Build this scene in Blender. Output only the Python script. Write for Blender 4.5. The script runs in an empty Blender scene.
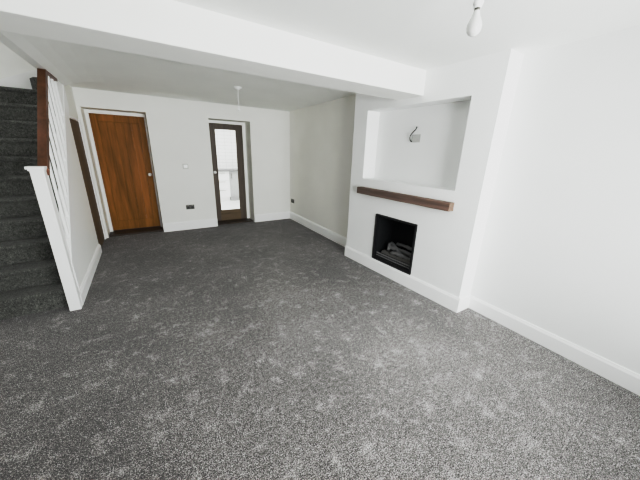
import bpy, bmesh, math, random
from mathutils import Vector, Matrix
random.seed(7)
D = bpy.data
COL = bpy.context.scene.collection
SC = bpy.context.scene

# ------------------------------------------------------------------ materials
def new_mat(name):
    m = D.materials.new(name); m.use_nodes = True
    nt = m.node_tree; b = nt.nodes['Principled BSDF']
    return m, nt, b

def setp(b, rough=.6, metal=0., spec=.4):
    b.inputs['Roughness'].default_value = rough
    b.inputs['Metallic'].default_value = metal
    b.inputs['Specular IOR Level'].default_value = spec

def paint(name, col, rough=.7, bump=.03, scale=60, var=.015, spec=.3):
    m, nt, b = new_mat(name); setp(b, rough, 0, spec)
    tc = nt.nodes.new('ShaderNodeTexCoord')
    n1 = nt.nodes.new('ShaderNodeTexNoise'); n1.inputs['Scale'].default_value = 2.5; n1.inputs['Detail'].default_value = 3
    nt.links.new(tc.outputs['Object'], n1.inputs['Vector'])
    cr = nt.nodes.new('ShaderNodeValToRGB')
    cr.color_ramp.elements[0].position = .3; cr.color_ramp.elements[1].position = .7
    cr.color_ramp.elements[0].color = (*[max(0, c - var) for c in col], 1)
    cr.color_ramp.elements[1].color = (*[min(1, c + var) for c in col], 1)
    nt.links.new(n1.outputs['Fac'], cr.inputs['Fac']); nt.links.new(cr.outputs['Color'], b.inputs['Base Color'])
    n2 = nt.nodes.new('ShaderNodeTexNoise'); n2.inputs['Scale'].default_value = scale; n2.inputs['Detail'].default_value = 4
    nt.links.new(tc.outputs['Object'], n2.inputs['Vector'])
    bp = nt.nodes.new('ShaderNodeBump'); bp.inputs['Strength'].default_value = bump; bp.inputs['Distance'].default_value = .01
    nt.links.new(n2.outputs['Fac'], bp.inputs['Height']); nt.links.new(bp.outputs['Normal'], b.inputs['Normal'])
    return m

def wood(name, dark, light, axis='Z', rough=.45, scale=9, spec=.35):
    m, nt, b = new_mat(name); setp(b, rough, 0, spec)
    tc = nt.nodes.new('ShaderNodeTexCoord'); mp = nt.nodes.new('ShaderNodeMapping')
    s = {'X': (.07, 1, 1), 'Y': (1, .07, 1), 'Z': (1, 1, .07)}[axis]
    mp.inputs['Scale'].default_value = s
    nt.links.new(tc.outputs['Object'], mp.inputs['Vector'])
    n = nt.nodes.new('ShaderNodeTexNoise'); n.inputs['Scale'].default_value = scale; n.inputs['Detail'].default_value = 6
    n.inputs['Roughness'].default_value = .6; n.inputs['Distortion'].default_value = .6
    nt.links.new(mp.outputs['Vector'], n.inputs['Vector'])
    n3 = nt.nodes.new('ShaderNodeTexNoise'); n3.inputs['Scale'].default_value = scale * 6; n3.inputs['Detail'].default_value = 3
    nt.links.new(mp.outputs['Vector'], n3.inputs['Vector'])
    mx = nt.nodes.new('ShaderNodeMath'); mx.operation = 'MULTIPLY_ADD'; mx.inputs[1].default_value = .35
    nt.links.new(n3.outputs['Fac'], mx.inputs[0]); nt.links.new(n.outputs['Fac'], mx.inputs[2])
    cr = nt.nodes.new('ShaderNodeValToRGB')
    cr.color_ramp.elements[0].position = .48; cr.color_ramp.elements[0].color = (*dark, 1)
    cr.color_ramp.elements[1].position = .86; cr.color_ramp.elements[1].color = (*light, 1)
    nt.links.new(mx.outputs[0], cr.inputs['Fac']); nt.links.new(cr.outputs['Color'], b.inputs['Base Color'])
    bp = nt.nodes.new('ShaderNodeBump'); bp.inputs['Strength'].default_value = .12; bp.inputs['Distance'].default_value = .004
    nt.links.new(mx.outputs[0], bp.inputs['Height']); nt.links.new(bp.outputs['Normal'], b.inputs['Normal'])
    return m

def carpet(name, lo, mid, hi, k=1.0, con=2.1, mk=.9):
    m, nt, b = new_mat(name); setp(b, .95, 0, .1)
    tc = nt.nodes.new('ShaderNodeTexCoord'); V = tc.outputs['Object']
    def noise(sc, det, rough=.55):
        n = nt.nodes.new('ShaderNodeTexNoise'); n.inputs['Scale'].default_value = sc
        n.inputs['Detail'].default_value = det; n.inputs['Roughness'].default_value = rough
        nt.links.new(V, n.inputs['Vector']); return n.outputs['Fac']
    def math_(op, a, b_=None, c=None):
        n = nt.nodes.new('ShaderNodeMath'); n.operation = op
        for i, v in enumerate((a, b_, c)):
            if v is None: continue
            if isinstance(v, (int, float)): n.inputs[i].default_value = v
            else: nt.links.new(v, n.inputs[i])
        return n.outputs[0]
    tuft = noise(165 * k, 2.0, .75)           # single tufts
    clump = noise(42 * k, 2)                  # groups of tufts
    patch = noise(9.0, 4, .62)                # footmarks, brushed pile
    broad = noise(1.3, 2)
    mark = math_('MAXIMUM', math_('SUBTRACT', patch, .53), 0.0)
    f = math_('MULTIPLY_ADD', math_('SUBTRACT', tuft, .5), con, .44)
    f = math_('MULTIPLY_ADD', math_('SUBTRACT', clump, .5), .45, f)
    f = math_('MULTIPLY_ADD', mark, mk, f)
    f = math_('MULTIPLY_ADD', math_('SUBTRACT', broad, .5), .22, f)
    cr = nt.nodes.new('ShaderNodeValToRGB'); e = cr.color_ramp.elements
    e[0].position = .22; e[0].color = (*lo, 1)
    e[1].position = .84; e[1].color = (*hi, 1)
    x = e.new(.52); x.color = (*mid, 1)
    nt.links.new(f, cr.inputs['Fac']); nt.links.new(cr.outputs['Color'], b.inputs['Base Color'])
    bp = nt.nodes.new('ShaderNodeBump'); bp.inputs['Strength'].default_value = .55; bp.inputs['Distance'].default_value = .012
    nt.links.new(f, bp.inputs['Height']); nt.links.new(bp.outputs['Normal'], b.inputs['Normal'])
    b.inputs['Sheen Weight'].default_value = .15
    return m

def plain(name, col, rough=.5, metal=0., spec=.5, bump=.04, scale=40):
    m, nt, b = new_mat(name); setp(b, rough, metal, spec)
    tc = nt.nodes.new('ShaderNodeTexCoord'); n = nt.nodes.new('ShaderNodeTexNoise')
    n.inputs['Scale'].default_value = scale; n.inputs['Detail'].default_value = 3
    nt.links.new(tc.outputs['Object'], n.inputs['Vector'])
    mx = nt.nodes.new('ShaderNodeMixRGB'); mx.blend_type = 'MIX'
    mx.inputs['Color1'].default_value = (*[c * .88 for c in col], 1); mx.inputs['Color2'].default_value = (*[min(1, c * 1.1) for c in col], 1)
    nt.links.new(n.outputs['Fac'], mx.inputs['Fac']); nt.links.new(mx.outputs['Color'], b.inputs['Base Color'])
    bp = nt.nodes.new('ShaderNodeBump'); bp.inputs['Strength'].default_value = bump; bp.inputs['Distance'].default_value = .004
    nt.links.new(n.outputs['Fac'], bp.inputs['Height']); nt.links.new(bp.outputs['Normal'], b.inputs['Normal'])
    return m

def tiles(name, col, grout, size=(.2, .1), rough=.25):
    m, nt, b = new_mat(name); setp(b, rough, 0, .5)
    tc = nt.nodes.new('ShaderNodeTexCoord'); mp = nt.nodes.new('ShaderNodeMapping')
    nt.links.new(tc.outputs['Object'], mp.inputs['Vector'])
    br = nt.nodes.new('ShaderNodeTexBrick'); br.offset = 0
    br.inputs['Color1'].default_value = (*col, 1); br.inputs['Color2'].default_value = (*[c * .97 for c in col], 1)
    br.inputs['Mortar'].default_value = (*grout, 1); br.inputs['Scale'].default_value = 1
    br.inputs['Mortar Size'].default_value = .004; br.inputs['Brick Width'].default_value = size[0]; br.inputs['Row Height'].default_value = size[1]
    nt.links.new(mp.outputs['Vector'], br.inputs['Vector']); nt.links.new(br.outputs['Color'], b.inputs['Base Color'])
    return m, mp

def pane_mat(name):
    m = D.materials.new(name); m.use_nodes = True; nt = m.node_tree; nt.nodes.clear()
    o = nt.nodes.new('ShaderNodeOutputMaterial'); mx = nt.nodes.new('ShaderNodeMixShader')
    t = nt.nodes.new('ShaderNodeBsdfTransparent'); g = nt.nodes.new('ShaderNodeBsdfGlossy')
    g.inputs['Roughness'].default_value = .02; t.inputs['Color'].default_value = (.96, .97, .96, 1)
    fr = nt.nodes.new('ShaderNodeFresnel'); fr.inputs['IOR'].default_value = 1.45
    nt.links.new(fr.outputs[0], mx.inputs[0]); nt.links.new(t.outputs[0], mx.inputs[1]); nt.links.new(g.outputs[0], mx.inputs[2])
    nt.links.new(mx.outputs[0], o.inputs['Surface'])
    return m

WALL = paint('white_wall_paint', (.85, .855, .85), .75)
WALL_BACK = paint('white_wall_paint_rear', (.84, .838, .805), .75)
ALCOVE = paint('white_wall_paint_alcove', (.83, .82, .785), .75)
CEIL = paint('white_ceiling_paint', (.84, .845, .83), .85)
BEAMM = paint('white_beam_paint', (.84, .84, .815), .7)
GLOSS = paint('white_gloss_paint', (.92, .92, .915), .35, .01, 20, .008, .5)
GLOSS_WARM = paint('white_satin_paint', (.93, .93, .91), .4, .01, 20, .01, .5)
CARPET = carpet('grey_twist_carpet', (.050, .047, .047), (.192, .183, .179), (.66, .632, .625))
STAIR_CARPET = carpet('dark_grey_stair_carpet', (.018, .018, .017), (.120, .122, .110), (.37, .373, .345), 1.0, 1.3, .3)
DOORWOOD = wood('warm_brown_door_wood', (.165, .062, .008), (.35, .155, .026), 'Z', .5, 9, .15)
DARKWOOD = wood('dark_brown_door_wood', (.062, .045, .033), (.13, .098, .072), 'Z', .5)
DARKWOOD_X = wood('dark_brown_rail_wood', (.10, .062, .028), (.21, .14, .07), 'X', .45)
THRESH = wood('threshold_wood', (.018, .012, .009), (.05, .035, .024), 'X', .5)
CUPWOOD = wood('cupboard_door_wood', (.075, .045, .022), (.15, .095, .05), 'Z', .5)
RAILWOOD = wood('reddish_handrail_wood', (.085, .032, .012), (.18, .072, .030), 'Y', .38)
MANTEL = wood('dark_mantel_wood', (.095, .062, .048), (.21, .148, .120), 'Y', .6, 12)
BLACK = plain('black_enamel', (.006, .006, .007), .35)
SOOT = plain('sooty_black', (.008, .009, .010), .8, 0, .2, .3, 25)
COAL = plain('ash_grey_embers', (.10, .096, .09), .9, 0, .2, .8, 45)
LOGM = plain('grey_ceramic_log', (.18, .18, .18), .85, 0, .2, .7, 40)
STEEL = plain('brushed_steel', (.30, .29, .27), .4, .6)
DARKSTEEL = plain('dark_nickel', (.10, .095, .085), .4, .5)
CHROME = plain('bright_chrome', (.88, .88, .87), .35, .15)
PLASTIC = plain('white_plastic', (.80, .80, .78), .35, 0, .5, .01)
BRIGHT = plain('bright_white_plastic', (.95, .95, .94), .3, 0, .5, .01)
SHADED_WHITE = plain('shaded_white_plastic', (.50, .50, .47), .4, 0, .5, .01)  # white switch plate, greyed so the shading round its edge is in the colour
GREYP = plain('grey_box_plastic', (.47, .47, .46), .6)
CABLE = plain('black_cable', (.012, .012, .013), .5)
PANE = pane_mat('clear_glass')
KWHITE = paint('kitchen_white', (.86, .86, .86), .4)
KGREY = plain('kitchen_grey', (.36, .36, .36), .45)
KTOP = plain('grey_worktop', (.16, .16, .16), .5)
TILE, TMAP = tiles('white_wall_tile', (.84, .84, .84), (.40, .40, .40))
TMAP.inputs['Rotation'].default_value = (math.radians(-90), 0, 0)
FTILE, _ = tiles('pale_floor_tile', (.80, .80, .79), (.6, .6, .6), (.45, .45), .3)

# bulb glass: pearl, unlit
BULB, _nt, _b = new_mat('pearl_bulb_glass'); setp(_b, .18, 0, .5)
_b.inputs['Base Color'].default_value = (.90, .90, .88, 1); _b.inputs['Transmission Weight'].default_value = .25
_b.inputs['Subsurface Weight'].default_value = .0

# ------------------------------------------------------------------ mesh helpers
def box(bm, x0, x1, y0, y1, z0, z1, bev=0., M=None):
    vs = [bm.verts.new((x, y, z)) for x in (x0, x1) for y in (y0, y1) for z in (z0, z1)]
    f = [(0, 1, 3, 2), (4, 6, 7, 5), (0, 4, 5, 1), (2, 3, 7, 6), (0, 2, 6, 4), (1, 5, 7, 3)]
    fs = [bm.faces.new([vs[i] for i in q]) for q in f]
    if bev > 0:
        es = list({e for q in fs for e in q.edges})
        r = bmesh.ops.bevel(bm, geom=es, offset=bev, segments=2, profile=.5, affect='EDGES')
        vs = list({v for q in r['faces'] for v in q.verts} | {v for v in vs if v.is_valid})
    if M is not None:
        bmesh.ops.transform(bm, matrix=M, verts=[v for v in vs if v.is_valid])
    return vs

def prism(bm, pts, axis, a, b):
    """pts: 2-D outline; axis: extrusion axis, from a to b."""
    def P(u, v, w):
        return {'X': (w, u, v), 'Y': (u, w, v), 'Z': (u, v, w)}[axis]
    A = [bm.verts.new(P(u, v, a)) for u, v in pts]; B = [bm.verts.new(P(u, v, b)) for u, v in pts]
    n = len(pts)
    bm.faces.new(A); bm.faces.new(B[::-1])
    for i in range(n):
        bm.faces.new((A[i], B[i], B[(i + 1) % n], A[(i + 1) % n]))

def tube(bm, pts, r, n=10, rs=None):
    pts = [Vector(p) for p in pts]; rings = []
    up = Vector((.13, .31, .94)).normalized()
    for i, p in enumerate(pts):
        t = (pts[min(i + 1, len(pts) - 1)] - pts[max(i - 1, 0)]).normalized()
        a = t.cross(up)
        if a.length < 1e-3: a = t.cross(Vector((1, 0, 0)))
        a.normalize(); c = t.cross(a); rr = rs[i] if rs else r
        rings.append([bm.verts.new(p + (a * math.cos(2 * math.pi * k / n) + c * math.sin(2 * math.pi * k / n)) * rr) for k in range(n)])
    for A, B in zip(rings, rings[1:]):
        for k in range(n): bm.faces.new((A[k], A[(k + 1) % n], B[(k + 1) % n], B[k]))
    bm.faces.new(rings[0][::-1]); bm.faces.new(rings[-1])

def lathe(bm, prof, n=28, M=None):
    """prof: (radius, z) pairs, revolved about local Z."""
    rings = []; made = []
    for r, z in prof:
        if r < 1e-5: ring = [bm.verts.new((0, 0, z))]
        else: ring = [bm.verts.new((r * math.cos(2 * math.pi * k / n), r * math.sin(2 * math.pi * k / n), z)) for k in range(n)]
        rings.append(ring); made += ring
    for A, B in zip(rings, rings[1:]):
        if len(A) == 1 and len(B) == 1: continue
        for k in range(n):
            q = (k + 1) % n
            if len(A) == 1: bm.faces.new((A[0], B[q], B[k]))
            elif len(B) == 1: bm.faces.new((A[k], A[q], B[0]))
            else: bm.faces.new((A[k], A[q], B[q], B[k]))
    if M is not None: bmesh.ops.transform(bm, matrix=M, verts=made)

def obj(name, bm, mat, parent=None, smooth=False, loc=None):
    bmesh.ops.recalc_face_normals(bm, faces=bm.faces)
    me = D.meshes.new(name); bm.to_mesh(me); bm.free(); me.materials.append(mat)
    if smooth:
        for p in me.polygons: p.use_smooth = True
    o = D.objects.new(name, me); COL.objects.link(o)
    if loc: o.location = loc
    if parent: o.parent = parent
    return o

def B(*boxes, bev=0.):
    bm = bmesh.new()
    for b in boxes: box(bm, *b, bev=bev)
    return bm

def tag(o, label=None, cat=None, group=None, kind=None):
    if label: o['label'] = label
    if cat: o['category'] = cat
    if group: o['group'] = group
    if kind: o['kind'] = kind
    return o

def thing(name, label, cat, loc=(0, 0, 0), rot=(0, 0, 0), group=None, kind=None):
    o = D.objects.new(name, None); COL.objects.link(o); o.location = loc; o.rotation_euler = rot
    o.empty_display_size = .1
    return tag(o, label, cat, group, kind)

def struct(name, bm, mat, label=None, cat=None):
    return tag(obj(name, bm, mat), label, cat, None, 'structure')

# ------------------------------------------------------------------ dimensions (metres; camera at x=0, y=0)
ZC = 2.284                    # ceiling
YB = 5.64                     # back wall face
XS = -.69                     # face of the stair side
YF = -1.05                    # front wall face (behind the camera)
XL = -1.62                    # far-left wall, beside the stairs
D1 = (-.668, .157, 2.034)     # left doorway x0, x1, head
D2 = (1.121, 1.896, 2.027)    # right doorway
def xr(y): return 2.687 + .042 * (y - 1.28)      # right wall, front
def xa(y): return 2.753 + .0346 * (y - YB)       # right wall of the rear alcove
def xc(y): return 2.467 - .023 * (y - 2.0)       # chimney breast face
YC1, YC2 = 1.280, 3.068

# ------------------------------------------------------------------ shell
struct('floor', B((XL - .2, 3.4, YF - .2, YB + .40, -.12, 0)), CARPET, 'speckled grey twist-pile carpet covering the whole living room floor', 'floor')
struct('ceiling', B((-.85, 3.4, YF - .2, 5.05, ZC, ZC + .2), (-.775, 3.4, 5.05, YB + .42, ZC, ZC + .2), (XL - .2, -.85, YF - .2, 2.5, ZC, ZC + .2)), CEIL,
       'flat white painted ceiling over both halves of the room', 'ceiling')
W = bmesh.new(); WT = .42
HI = 4.6
for b in ((XL - .2, D1[0], YB, YB + WT, 0, ZC), (D1[1], D2[0], YB, YB + WT, 0, ZC), (D2[1], 3.2, YB, YB + WT, 0, ZC),
          (D1[0], D1[1], YB, YB + WT, D1[2], ZC), (D2[0], D2[1], YB, YB + WT, D2[2], ZC), (XL - .2, -.775, YB, YB + WT, ZC, HI)):
    box(W, *b)
struct('wall_back', W, WALL_BACK, 'white end wall with the two recessed doorways', 'wall')

bm = bmesh.new()
prism(bm, [(xr(YF - .2), YF - .2), (xr(YC1 + .3), YC1 + .3), (3.4, YC1 + .3), (3.4, YF - .2)], 'Z', 0, ZC)
struct('wall_right', bm, WALL, 'bright white side wall at the right, in front of the chimney breast', 'wall')
bm = bmesh.new()
prism(bm, [(xa(YC2 - .25), YC2 - .25), (xa(YB), YB), (3.4, YB), (3.4, YC2 - .25)], 'Z', 0, ZC)
struct('wall_alcove', bm, ALCOVE, 'shaded white wall of the alcove between chimney breast and end wall', 'wall')
# left: outer wall beside the stairs, and the stairwell above
struct('wall_left', B((XL - .2, XL, YF - .2, YB, 0, HI)), WALL, 'white wall on the far side of the stairs', 'wall')
struct('wall_stairwell', B((-.85, -.60, 2.5, YB, ZC + .2, HI), (XL, -.60, 2.38, 2.5, ZC + .2, HI)), WALL, 'white walls round the stairwell above the ceiling', 'wall')
struct('ceiling_stairwell', B((XL - .2, -.60, 2.38, YB + .3, HI, HI + .1)), CEIL, 'white ceiling at the top of the stairwell', 'ceiling')
# front wall with the window behind the camera
WX0, WX1, WZ0, WZ1 = .32, 2.5, .45, 2.1
struct('wall_front', B((XL, WX0, YF - .2, YF, 0, ZC), (WX1, xr(YF) , YF - .2, YF, 0, ZC), (WX0, WX1, YF - .2, YF, 0, WZ0), (WX0, WX1, YF - .2, YF, WZ1, ZC)),
       WALL, 'white front wall with the wide window', 'wall')
win = thing('window_1', 'wide white framed front window', 'window', ((WX0 + WX1) / 2, YF - .12, WZ0), kind='structure')
hw, hh = (WX1 - WX0) / 2, WZ1 - WZ0
obj('window_frame', B((-hw, hw, -.035, .035, 0, .06), (-hw, hw, -.035, .035, hh - .06, hh), (-hw, -hw + .06, -.035, .035, .06, hh - .06),
                      (hw - .06, hw, -.035, .035, .06, hh - .06), (-.03, .03, -.035, .035, .06, hh - .06)), GLOSS, win)
for s in (-1, 1):
    a, b = sorted((s * .03, s * (hw - .06)))
    obj('pane', B((a, b, -.004, .004, .06, hh - .06)), PANE, win)
struct('window_sill', B((WX0 - .05, WX1 + .05, YF - .08, YF + .12, WZ0 - .035, WZ0), bev=.006), GLOSS, 'white window board below the front window', 'window sill')

bm = bmesh.new()
prism(bm, [(-.752, 2.192), (-.676, 2.192), (-.60, 2.228), (-.50, 2.256), (-.38, 2.275), (-.25, ZC + .001), (-.752, ZC + .001)], 'Y', 2.355, 4.93)
bm.normal_update()
struct('trim_1', bm, CEIL, 'swept plaster edge of the ceiling opening over the stairs', 'boxing')
# ceiling beam across the room
YB1, YB2, ZBM = 2.029, 2.3625, 2.063
struct('ceiling_beam', B((XL, xc(2.2) + .10, YB1, YB2, ZBM, ZC + .01), bev=.006), BEAMM, 'boxed white beam spanning the ceiling from the stairs to the chimney breast', 'beam')

# ------------------------------------------------------------------ chimney breast with niche and fire opening
NY0, NY1, NZ0, NZ1, ND = 1.524, 2.822, 1.183, 2.001, .20
FY0, FY1, FZ0, FZ1, FD = 1.876, 2.517, .160, .771, .34
CD = .9
cb = bmesh.new()
ys = [YC1, NY0, FY0, FY1, NY1, YC2]; zs = [0, FZ0, FZ1, NZ0, NZ1, ZC]
for i in range(5):
    for j in range(5):
        d0 = 0
        if NY0 - 1e-6 <= ys[i] and ys[i + 1] <= NY1 + 1e-6 and j == 3: d0 = ND
        if i == 2 and j == 1: d0 = FD
        p = [(xc(ys[i]) + d0, ys[i]), (xc(ys[i + 1]) + d0, ys[i + 1]), (xc(ys[i + 1]) + CD, ys[i + 1]), (xc(ys[i]) + CD, ys[i])]
        prism(cb, p, 'Z', zs[j], zs[j + 1])
bmesh.ops.remove_doubles(cb, verts=cb.verts, dist=1e-5)
struct('wall_chimney', cb, WALL, 'projecting white chimney breast with a square recess above the fire', 'chimney breast')

# ------------------------------------------------------------------ skirting boards
def skirting(name, p0, p1, normal, h=.16, t=.018, label=None):
    """board from p0 to p1 on the floor, thickness along normal into the room"""
    p0, p1, n = Vector(p0), Vector(p1), Vector(normal).normalized()
    prof = [(0, 0), (t, 0), (t, h - .022), (t * .55, h - .006), (t * .55, h), (0, h)]
    b = bmesh.new()
    A = [b.verts.new((p0.x + n.x * u, p0.y + n.y * u, v)) for u, v in prof]
    Z = [b.verts.new((p1.x + n.x * u, p1.y + n.y * u, v)) for u, v in prof]
    b.faces.new(A); b.faces.new(Z[::-1])
    for i in range(len(prof)):
        b.faces.new((A[i], Z[i], Z[(i + 1) % len(prof)], A[(i + 1) % len(prof)]))
    return struct(name, b, GLOSS, label, 'skirting board')
skirting('baseboard_back', (D1[1] + .002, YB), (D2[0] - .002, YB), (0, -1), .165, label='white skirting board on the end wall between the two doors')
skirting('baseboard_rear_corner', (D2[1] + .002, YB), (xa(YB) - .018, YB), (0, -1), .165, label='short white skirting board right of the glazed door')
skirting('baseboard_alcove', (xa(YC2), YC2), (xa(YB), YB), (-1, 0), .165, label='white skirting board along the alcove wall')
skirting('baseboard_chimney', (xc(YC1), YC1 - .018), (xc(YC2), YC2 + .018), (-1, 0), .158, label='white skirting board along the chimney breast under the fire')
skirting('baseboard_return', (xc(YC1), YC1), (xr(YC1) - .018, YC1), (0, -1), .158, label='short white skirting on the near side of the chimney breast')
skirting('baseboard_right', (xr(YF), YF), (xr(YC1), YC1), (-1, 0), .135, label='long white skirting board along the right wall')
skirting('baseboard_front', (XL, YF), (xr(YF) - .018, YF), (0, 1), .15, label='white skirting board under the front window')

# ------------------------------------------------------------------ doors in the end wall
# left: framed plank door
YD = YB + .33
d = thing('door_1', 'closed warm brown plank door in the left recess of the end wall', 'door', ((D1[0] + D1[1]) / 2, YD, 0), kind='structure')
w2 = (D1[1] - D1[0]) / 2
bm = B((-w2 + .004, -w2 + .050, -.035, .08, 0, D1[2] - .004), (w2 - .028, w2 - .004, -.035, .08, 0, D1[2] - .004), (-w2 + .050, w2 - .028, -.035, .08, D1[2] - .052, D1[2] - .004))
obj('door_lining', bm, GLOSS_WARM, d)
a, b_ = -w2 + .052, w2 - .030; z0, z1 = .040, D1[2] - .054
st = .095
obj('door_frame', B((a, a + st, 0, .044, z0, z1), (b_ - st, b_, 0, .044, z0, z1), (a + st, b_ - st, 0, .044, z1 - .11, z1), (a + st, b_ - st, 0, .044, z0, z0 + .17), bev=.004), DOORWOOD, d)
bm = bmesh.new(); n = 5; pw = (b_ - a - 2 * st) / n
for i in range(n):
    box(bm, a + st + i * pw + .0004, a + st + (i + 1) * pw - .0004, .010, .036, z0 + .17, z1 - .11, bev=.002)
obj('plank_panel', bm, DOORWOOD, d)
kb = obj('door_knob', (lambda m: (lathe(m, [(0, 0), (.022, .0), (.022, .004), (.009, .008), (.009, .03), (.024, .034), (.031, .048), (.025, .062), (0, .067)], 20, Matrix.Rotation(math.radians(90), 4, 'X')), m)[1])(bmesh.new()), CHROME, d, True, (b_ - .045, 0, 1.02))
kb['label'] = 'small bright metal knob'
obj('threshold', B((-w2 + .006, w2 - .006, -.27, .08, 0, .030), bev=.004), THRESH, d)

# right: glazed door
YD2 = YB + .33
d = thing('door_2', 'dark wooden door with one tall clear glass panel in the right recess', 'door', ((D2[0] + D2[1]) / 2, YD2, 0), kind='structure')
w2 = (D2[1] - D2[0]) / 2; cx2 = (D2[0] + D2[1]) / 2
obj('door_lining', B((-w2 + .004, -w2 + .050, -.02, .08, 0, D2[2] - .004), (w2 - .066, w2 - .004, -.02, .08, 0, D2[2] - .004), (-w2 + .050, w2 - .066, -.02, .08, D2[2] - .052, D2[2] - .004)), GLOSS_WARM, d)
a, b_ = -w2 + .052, w2 - .068; z0, z1 = .022, D2[2] - .054
gl, gr, gb, gt = 1.278 - cx2, 1.702 - cx2, .240, 1.878
fr = obj('door_frame', B((a, gl, 0, .044, z0, z1), (gr, b_, 0, .044, z0, z1), (gl, gr, 0, .044, gt, z1), bev=.004), DARKWOOD, d)
obj('bottom_rail', B((gl, gr, 0.001, .043, z0, gb), bev=.004), DARKWOOD_X, d)['label'] = 'lighter brown bottom rail'
obj('glass_panel', B((gl - .003, gr + .003, .018, .024, gb - .003, gt + .003)), PANE, d)
obj('glazing_bead', B((gl, gl + .012, -.004, .016, gb, gt), (gr - .012, gr, -.004, .016, gb, gt), (gl + .012, gr - .012, -.004, .016, gb, gb + .012), (gl + .012, gr - .012, -.004, .016, gt - .012, gt)), DARKWOOD, d)
obj('door_knob', (lambda m: (lathe(m, [(0, 0), (.022, .0), (.022, .004), (.009, .008), (.009, .03), (.024, .034), (.031, .048), (.025, .062), (0, .067)], 20, Matrix.Rotation(math.radians(90), 4, 'X')), m)[1])(bmesh.new()), CHROME, d, True, ((a + gl) / 2 - .008, 0, 1.045))['label'] = 'small bright metal knob'
obj('threshold', B((-w2 + .006, w2 - .006, -.27, .08, 0, .020), bev=.004), THRESH, d)

# ------------------------------------------------------------------ understairs: wall, cupboard door
RISE, GO, YST = .1934, .1841, 3.2114
SL = RISE / GO
def ztop(y): return .45 + SL * (y - 3.2)       # top of the white string
YP = 4.905                                     # rear end of the spandrel panel
bm = bmesh.new()
# spandrel panel under the string, as a thin wall
y0 = 3.205
prism(bm, [(y0, 0), (YP, 0), (YP, min(ztop(YP) - .25, ZC)), (y0 + .02, ztop(y0 + .02) - .25)], 'X', -.765, -.712)
struct('wall_spandrel', bm, GLOSS_WARM, 'white triangular panel closing the space under the stairs', 'wall')
CY0, CY1, CZ = 4.905, 5.59, 1.83
struct('wall_understairs', B((-.80, -.712, CY1, YB, 0, ZC), (-.80, -.712, YP + .002, CY1, CZ, ZC)), WALL_BACK, 'small white wall over and beside the cupboard door under the stairs', 'wall')
skirting('baseboard_stairs', (-.712, 3.205), (-.712, YP - .01), (1, 0), .125, .022, 'white skirting board along the foot of the understairs panel')
d = thing('door_3', 'narrow brown cupboard door under the stairs, seen edge-on', 'door', (-.735, CY0, 0), kind='structure')
obj('door_leaf', B((-.02, .02, .012, CY1 - CY0 - .022, .012, CZ - .012), bev=.003), CUPWOOD, d)
obj('door_lining', B((-.03, .036, CY1 - CY0 - .018, CY1 - CY0 + .045, 0, CZ + .03), (-.02, .030, .004, CY1 - CY0 - .018, CZ - .008, CZ + .02)), GLOSS, d)

# ------------------------------------------------------------------ staircase
stairs = thing('staircase', 'dark carpeted staircase with white newel, white balusters and brown handrail', 'staircase', (0, YST, 0))
def sb(*a, **k):                                # boxes given in world y, shifted to the stair origin
    bm = bmesh.new()
    for b in a:
        box(bm, b[0], b[1], b[2] - YST, b[3] - YST, b[4], b[5], **k)
    return bm
NSTEP = 11
for i in range(NSTEP):
    y = YST + i * GO; z = (i + 1) * RISE
    yend = y + GO + .02 if i < NSTEP - 1 else YB
    prof = [(y + .030, z - RISE), (y + .026, z - .050), (y + .002, z - .040), (y - .006, z - .022), (y - .001, z - .006), (y + .014, z),
            (yend, z), (yend, z - RISE)]
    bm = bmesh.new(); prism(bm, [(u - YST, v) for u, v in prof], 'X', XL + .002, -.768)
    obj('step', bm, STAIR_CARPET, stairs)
# first winder, turning right at the top
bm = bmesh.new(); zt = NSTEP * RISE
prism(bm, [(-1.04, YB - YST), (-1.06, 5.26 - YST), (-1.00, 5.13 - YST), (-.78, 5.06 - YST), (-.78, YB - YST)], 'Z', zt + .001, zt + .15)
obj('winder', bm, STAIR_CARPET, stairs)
# white skirting on the wall behind the winders, climbing to the right
bm = bmesh.new()
prism(bm, [(XL + .003, zt + .001), (-.79, zt + .001), (-.79, zt + .44), (XL + .003, zt + .06)], 'Y', YB - YST - .022, YB - YST - .003)
obj('wall_string', bm, GLOSS, stairs)
# newel
nx0, nx1, ny0, ny1, NH = -.777, -.692, 3.125, 3.203, 1.300
nw = obj('newel_post', sb((nx0, nx1, ny0, ny1, 0, NH), bev=.003), GLOSS, stairs)
cap = obj('newel_cap', sb((nx0 - .020, nx1 + .010, ny0 - .014, ny1 + .012, NH, NH + .022), (nx0 - .010, nx1 + .004, ny0 - .006, ny1 + .004, NH - .014, NH), bev=.004), GLOSS, nw)
# handrail up to the ceiling, then a brown head rail along the ceiling edge
hx0, hx1 = -.738, -.678
def rail_z(y): return 1.22 + SL * (y - 3.1)      # top of rail
ZH = 2.192
yt = 3.1 + (ZH - 1.22) / SL
bm = bmesh.new()
ya = 3.205
prism(bm, [(ya - YST, rail_z(ya) - .085), (ya - YST, rail_z(ya)), (yt - YST, ZH - .001), (yt + .08 - YST, ZH - .001)], 'X', hx0, hx1)
obj('handrail', bm, RAILWOOD, stairs)
# string (sloping board) capping the panel
bm = bmesh.new(); yz = 3.2 + (ZH - .45) / SL
prism(bm, [(3.205 - YST, max(0, ztop(3.205) - .27)), (3.205 - YST, ztop(3.205)), (yz - YST, ZH - .001), (yz + .02 - YST, ZH - .001), (yz + .02 - YST, ztop(yz + .02) - .27)], 'X', -.767, -.688)
obj('stair_string', bm, GLOSS, stairs)
obj('head_rail', sb((hx0, hx1, yt + .081, 4.49, ZH - .028, ZH - .001)), RAILWOOD, stairs)
bm = bmesh.new()
prism(bm, [(4.495 - YST, ztop(4.495) + .001), (4.495 - YST, ZH - .001), (4.86 - YST, ZH - .001)], 'X', -.735, -.694)
obj('infill_panel', bm, GLOSS, stairs)
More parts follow.
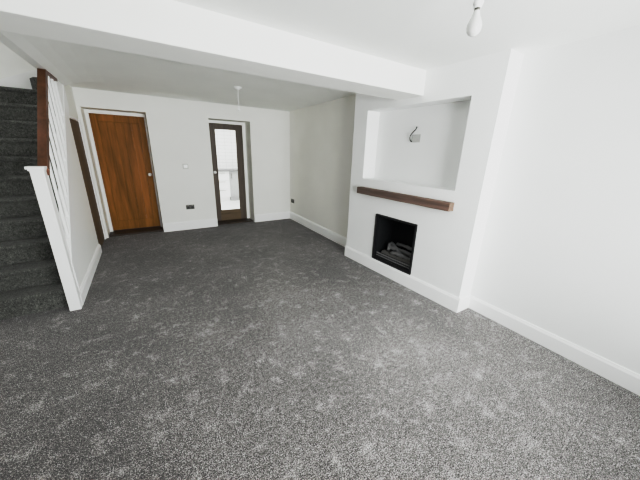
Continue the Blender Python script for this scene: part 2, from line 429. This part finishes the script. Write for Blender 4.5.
# balusters
nb = 9
for k in range(nb):
    y = 3.235 + k * .162
    zb = ztop(y - .012); zt_ = min(rail_z(y) - .06, ZH - .03)
    if zt_ - zb < .05: continue
    w = .010
    bm = bmesh.new()
    prism(bm, [(y - w - YST, ztop(y - w)), (y + w - YST, ztop(y + w)), (y + w - YST, min(rail_z(y + w) - .085, ZH - .028)), (y - w - YST, min(rail_z(y - w) - .085, ZH - .028))], 'X', -.716, -.695)
    obj('baluster', bm, GLOSS, stairs)

# ------------------------------------------------------------------ mantel shelf
MY0, MY1, MZ0, MZ1 = 1.504, 2.832, .994, 1.076
th = math.atan2(xc(MY1) - xc(MY0), MY1 - MY0)
bm = bmesh.new()
L = MY1 - MY0
segs = 14
# hand-hewn beam: lofted sections with slightly uneven edges
rings = []
for i in range(segs + 1):
    y = L * i / segs
    j = lambda s: random.uniform(-s, s)
    c = .006
    sec = [(0, 0), (-.080 + c, 0 + j(.0015)), (-.080 + j(.002), c), (-.080 + j(.002), MZ1 - MZ0 - c), (-.080 + c, MZ1 - MZ0 + j(.0015)), (0, MZ1 - MZ0)]
    rings.append([bm.verts.new((u, y, v)) for u, v in sec])
for A, Bq in zip(rings, rings[1:]):
    for k in range(6): bm.faces.new((A[k], A[(k + 1) % 6], Bq[(k + 1) % 6], Bq[k]))
bm.faces.new(rings[0]); bm.faces.new(rings[-1][::-1])
o = obj('mantel_shelf', bm, MANTEL, loc=(xc(MY0), MY0, MZ0)); o.rotation_euler = (0, 0, -th)
tag(o, 'dark brown oak beam mantel shelf fixed to the chimney breast', 'mantel shelf')

# ------------------------------------------------------------------ inset fire
fy = (FY0 + FY1) / 2; fth = math.atan2(-.023, 1)
fire = thing('fireplace', 'black inset gas fire with grey logs, low in the chimney breast', 'fireplace', (xc(fy), fy, FZ0), (0, 0, -fth))
fw, fh = (FY1 - FY0) / 2 - .003, FZ1 - FZ0
e = .022
fr = obj('fire_frame', B((-.012, .03, -fw, -fw + e, .003, fh - .003), (-.012, .03, fw - e, fw, .003, fh - .003), (-.012, .03, -fw + e, fw - e, fh - .003 - e, fh - .003), (-.012, .03, -fw + e, fw - e, .003, .045), bev=.003), BLACK, fire)
t = .012
obj('firebox', B((.03, .33, -fw, -fw + t, .003, fh - .003), (.03, .33, fw - t, fw, .003, fh - .003), (.318, .33, -fw + t, fw - t, .003, fh - .003),
                 (.03, .318, -fw + t, fw - t, fh - .003 - t, fh - .003), (.03, .318, -fw + t, fw - t, .003, .018)), SOOT, fire)
# ember bed: lumpy slab
bm = bmesh.new(); NXg, NYg = 10, 26; g = []
for i in range(NXg + 1):
    row = []
    for k in range(NYg + 1):
        x = .075 + .19 * i / NXg; y = (-fw + .06) + (2 * fw - .12) * k / NYg
        ed = 0 if (i in (0, NXg) or k in (0, NYg)) else 1
        row.append(bm.verts.new((x, y, .085 + ed * (.018 + random.uniform(0, .026)))))
    g.append(row)
for i in range(NXg):
    for k in range(NYg): bm.faces.new((g[i][k], g[i + 1][k], g[i + 1][k + 1], g[i][k + 1]))
obj('ember_bed', bm, COAL, fire)
obj('burner_tray', B((.06, .28, -fw + .045, fw - .045, .0185, .085), bev=.004), SOOT, fire)
obj('front_fret', B((.034, .050, -fw + .03, fw - .03, .075, .090), (.034, .050, -fw + .03, fw - .03, .046, .058), bev=.003), LOGM, fire)
def log(p, q, r):
    bm = bmesh.new(); p, q = Vector(p), Vector(q); n = 9; pts = []; rs = []
    for i in range(n):
        u = i / (n - 1)
        pts.append(p.lerp(q, u) + Vector((random.uniform(-.004, .004), random.uniform(-.003, .003), .012 * math.sin(u * 3.1) + random.uniform(-.004, .004))))
        rs.append(r * random.uniform(.86, 1.1))
    tube(bm, pts, r, 12, rs); return obj('log', bm, LOGM, fire, True)
log((.20, -.17, .150), (.16, .19, .165), .028)
log((.12, -.20, .125), (.10, .09, .130), .024)
log((.13, -.03, .145), (.22, .21, .205), .022)
log((.11, .15, .150), (.19, .21, .200), .018)
log((.23, -.20, .205), (.24, .12, .215), .020)

# ------------------------------------------------------------------ wiring left in the recess
by = 2.205
bx = xc(by) + ND
box_ = thing('wiring_box', 'small grey cable box with a loose black wire in the recess', 'wiring box', (bx, by, 1.677))
obj('box_plate', B((-.010, -.0005, -.058, .058, -.042, .042), bev=.003), GREYP, box_)
bm = bmesh.new()
pts = [(-.008, .056, -.036), (-.022, .066, -.022), (-.032, .069, .002), (-.036, .062, .030), (-.036, .042, .054), (-.038, .018, .072), (-.036, -.004, .092), (-.034, -.012, .112)]
sm = []
for i in range(len(pts) - 1):
    for k in range(4): sm.append(Vector(pts[i]).lerp(Vector(pts[i + 1]), k / 4))
sm.append(Vector(pts[-1]))
tube(bm, sm, .0062, 8); obj('loose_wire', bm, CABLE, box_, True)
obj('wire_end', (lambda m: (tube(m, [(-.034, -.0115, .110), (-.034, -.014, .122)], .009, 8), m)[1])(bmesh.new()), CABLE, box_)

# ------------------------------------------------------------------ switch and sockets
sw = thing('light_switch', 'white light switch with shade painted into its plate on the end wall between the doors', 'light switch', (.651, YB, 1.180))
obj('switch_plate', B((-.046, .046, -.012, -.0005, -.044, .044), bev=.003), SHADED_WHITE, sw)
obj('rocker', B((-.030, .030, -.019, -.0121, -.026, .026), bev=.002), BRIGHT, sw)
def double_socket(name, label, loc, rz):
    s = thing(name, label, 'socket', loc, (0, 0, rz), 'grey metal wall sockets')
    obj('socket_plate', B((-.073, .073, -.009, -.0005, -.043, .043), bev=.003), DARKSTEEL, s)
    for k in (-1, 1):
        f = obj('socket_outlet', B((k * .036 - .022, k * .036 + .022, -.0105, -.0092, -.028, .014), bev=.0005), BLACK, s)
        obj('socket_switch', B((k * .036 - .009, k * .036 + .009, -.014, -.0092, .020, .036), bev=.001), STEEL, s)
    return s
double_socket('wall_socket', 'grey metal double socket low on the end wall between the doors', (.652, YB, .432), 0)
double_socket('wall_socket', 'grey metal socket low on the alcove wall near the rear corner', (xa(5.486), 5.486, .432), math.radians(-90))

# ------------------------------------------------------------------ pendants
def M4(x, y, z): return Matrix.Translation((x, y, z))
def pendant(label, x, y, holder_z, with_bulb):
    p = thing('pendant_light', label, 'pendant light', (x, y, ZC))
    bm = bmesh.new(); lathe(bm, [(0, -.0005), (.048, -.0005), (.047, -.010), (.034, -.020), (.012, -.026), (.008, -.036), (0, -.036)], 28)
    obj('ceiling_rose', bm, BRIGHT, p, True)
    h = holder_z - ZC
    bm = bmesh.new(); tube(bm, [(0, 0, -.034), (.0006, 0, h * .5), (0, 0, h)], .0036, 8); obj('flex', bm, PLASTIC, p, True)
    bm = bmesh.new(); lathe(bm, [(0, h + .004), (.007, h + .004), (.010, h - .012), (.0165, h - .018), (.0165, h - .040), (.020, h - .041), (.020, h - .052), (.0155, h - .053), (.0155, h - .066), (.0125, h - .066), (.0125, h - .05), (0, h - .05)], 24)
    obj('lamp_holder', bm, BRIGHT, p, True)
    if with_bulb:
        t_ = h - .052
        bm = bmesh.new(); lathe(bm, [(0, t_ - .002), (.0112, t_ - .002), (.0112, t_ - .026), (.0125, t_ - .027)], 24); cp = None
        cp = obj('bulb_cap', bm, STEEL, p, True)
        bm = bmesh.new()
        lathe(bm, [(.0125, t_ - .024), (.0135, t_ - .032), (.017, t_ - .044), (.0235, t_ - .057), (.029, t_ - .071), (.0305, t_ - .084), (.028, t_ - .097), (.021, t_ - .108), (.011, t_ - .114), (0, t_ - .1155)], 32)
        obj('bulb', bm, BULB, p, True)['label'] = 'unlit pearl glass light bulb'
    return p
pendant('white pendant with a bare pearl bulb hanging from the near ceiling', 1.306, .850, 2.170, True)
pendant('short white pendant flex and bare lampholder near the glazed door', 1.205, 4.023, 2.055, False)

# ------------------------------------------------------------------ kitchen seen through the glazed door
KX0, KX1, KY0, KY1, KZ = .55, 3.6, YB + .42, 9.0, 2.4
struct('floor_kitchen', B((KX0 - .1, KX1 + .1, YB + .401, KY1 + .1, -.1, 0)), FTILE, 'pale tiled kitchen floor beyond the glazed door', 'floor')
struct('wall_kitchen_back', B((KX0 - .1, KX1 + .1, KY1, KY1 + .1, 0, KZ)), TILE, 'white tiled far wall of the kitchen', 'wall')
struct('wall_kitchen_left', B((KX0 - .1, KX0, KY0, KY1, 0, KZ)), KWHITE, 'white left wall of the kitchen', 'wall')
struct('wall_kitchen_right', B((KX1, KX1 + .1, KY0, KY1, 0, KZ)), KWHITE, 'white right wall of the kitchen', 'wall')
struct('ceiling_kitchen', B((KX0 - .1, KX1 + .1, KY0, KY1 + .1, KZ, KZ + .1)), KWHITE, 'white kitchen ceiling', 'ceiling')
struct('wall_hall', B((XL, .45, YB + 1.2, YB + 1.3, 0, ZC)), KWHITE, 'plain white wall behind the closed plank door', 'wall')
kx = 1.02
tag(obj('worktop', B((KX0 + .01, KX1 - .01, 8.36, KY1 - .002, .880, .920), bev=.004), KTOP), 'grey kitchen worktop along the far wall', 'worktop')
def cabinet(x0, x1, label, mat, hm, drawers):
    c = thing('kitchen_cabinet', label, 'cabinet', ((x0 + x1) / 2, 8.40, 0), group='kitchen base cabinets')
    w = (x1 - x0) / 2 - .002
    obj('carcass', B((-w, w, .02, .59, .12, .879), (-w + .01, w - .01, .06, .55, 0, .12)), mat, c)
    if drawers:
        for q in range(3):
            za, zb = .13 + q * .25, .13 + q * .25 + .244
            f = obj('drawer', B((-w + .002, w - .002, 0, .019, za, zb), bev=.002), mat, c)
            obj('handle', B((-.09, .09, -.028, -.016, zb - .05, zb - .036), (-.085, -.075, -.016, -.0005, zb - .05, zb - .036), (.075, .085, -.016, -.0005, zb - .05, zb - .036)), hm, f)
    else:
        f = obj('cabinet_door', B((-w + .002, w - .002, 0, .019, .13, .874), bev=.002), mat, c)
        obj('handle', B((-w + .05, -w + .065, -.03, -.016, .66, .82), (-w + .05, -w + .065, -.016, -.0005, .665, .675), (-w + .05, -w + .065, -.016, -.0005, .805, .815)), hm, f)
cabinet(.62, 1.18, 'white kitchen base cabinet, leftmost of the run', KWHITE, STEEL, False)
cabinet(1.18, 1.68, 'white kitchen base cabinet left of the drawer unit', KWHITE, STEEL, False)
cabinet(1.68, 2.12, 'white kitchen drawer unit with bar handles beyond the glazed door', KWHITE, STEEL, True)
cabinet(2.12, 2.72, 'grey kitchen cabinet right of the white drawer unit', KGREY, DARKSTEEL, False)
cabinet(2.72, 3.3, 'white kitchen base cabinet, rightmost of the run', KWHITE, STEEL, False)

# ------------------------------------------------------------------ light
def area(name, loc, rot, sx, sy, power, col=(1, 1, 1)):
    l = D.lights.new(name, 'AREA'); l.shape = 'RECTANGLE'; l.size = sx; l.size_y = sy; l.energy = power; l.color = col
    o = D.objects.new(name, l); COL.objects.link(o); o.location = loc; o.rotation_euler = rot
    return o
R = math.radians
area('window_daylight', ((WX0 + WX1) / 2, YF - .30, (WZ0 + WZ1) / 2), (R(90), 0, 0), 1.95, 1.6, 215, (.988, .993, 1))
area('stairwell_light', (-1.15, 4.4, HI - .05), (0, 0, 0), 0.8, 1.6, 11, (1, 1, .98))
area('kitchen_light', (2.1, 7.4, KZ - .03), (0, 0, 0), 1.6, 1.6, 70, (1, 1, 1))

w = D.worlds.new('World'); SC.world = w; w.use_nodes = True
bg = w.node_tree.nodes['Background']
sky = w.node_tree.nodes.new('ShaderNodeTexSky'); sky.sky_type = 'PREETHAM'
w.node_tree.links.new(sky.outputs[0], bg.inputs['Color']); bg.inputs['Strength'].default_value = .4

# ------------------------------------------------------------------ camera
cam = D.cameras.new('Camera'); co = D.objects.new('Camera', cam); COL.objects.link(co)
F, YAW, PITCH, ROLL, H = 272.19, -.5688, -.3128, .0306, 1.5
cam.sensor_fit = 'HORIZONTAL'; cam.sensor_width = 36; cam.lens = F / 640 * 36; cam.clip_start = .02
a = -YAW
fwd = Vector((math.sin(a) * math.cos(PITCH), math.cos(a) * math.cos(PITCH), math.sin(PITCH)))
r = Vector((math.cos(a), -math.sin(a), 0)); u = r.cross(fwd)
c, s = math.cos(ROLL), math.sin(ROLL)
right = r * c + u * -s * 1.0
# image x axis: pixel = (c*px - s*py, s*px + c*py) with py downwards
right = r * c + u * s; upv = u * c - r * s
m = Matrix((right, upv, -fwd)).transposed().to_4x4(); m.translation = (0, 0, H)
co.matrix_world = m
SC.camera = co

TONE = ((.03, .022), (.10, .085), (.2, .25), (.35, .45), (.6, .60), (1.0, .72))
SC.view_settings.view_transform = 'Standard'
SC.view_settings.look = 'None'
SC.view_settings.exposure = 0
# exposure blending as a phone camera does: lifted mid-tones, rolled-off whites
SC.view_settings.use_curve_mapping = True
cmap = SC.view_settings.curve_mapping
cmap.white_level = (2, 2, 2)
cv = cmap.curves[3]
for x_, y_ in TONE: cv.points.new(x_ / 2, y_)
cv.points[-1].location = (1, .81)
cmap.extend = 'HORIZONTAL'
cmap.update()
SC.cycles.use_denoising = True
SC.cycles.max_bounces = 12; SC.cycles.diffuse_bounces = 8
SC.cycles.caustics_reflective = False; SC.cycles.caustics_refractive = False
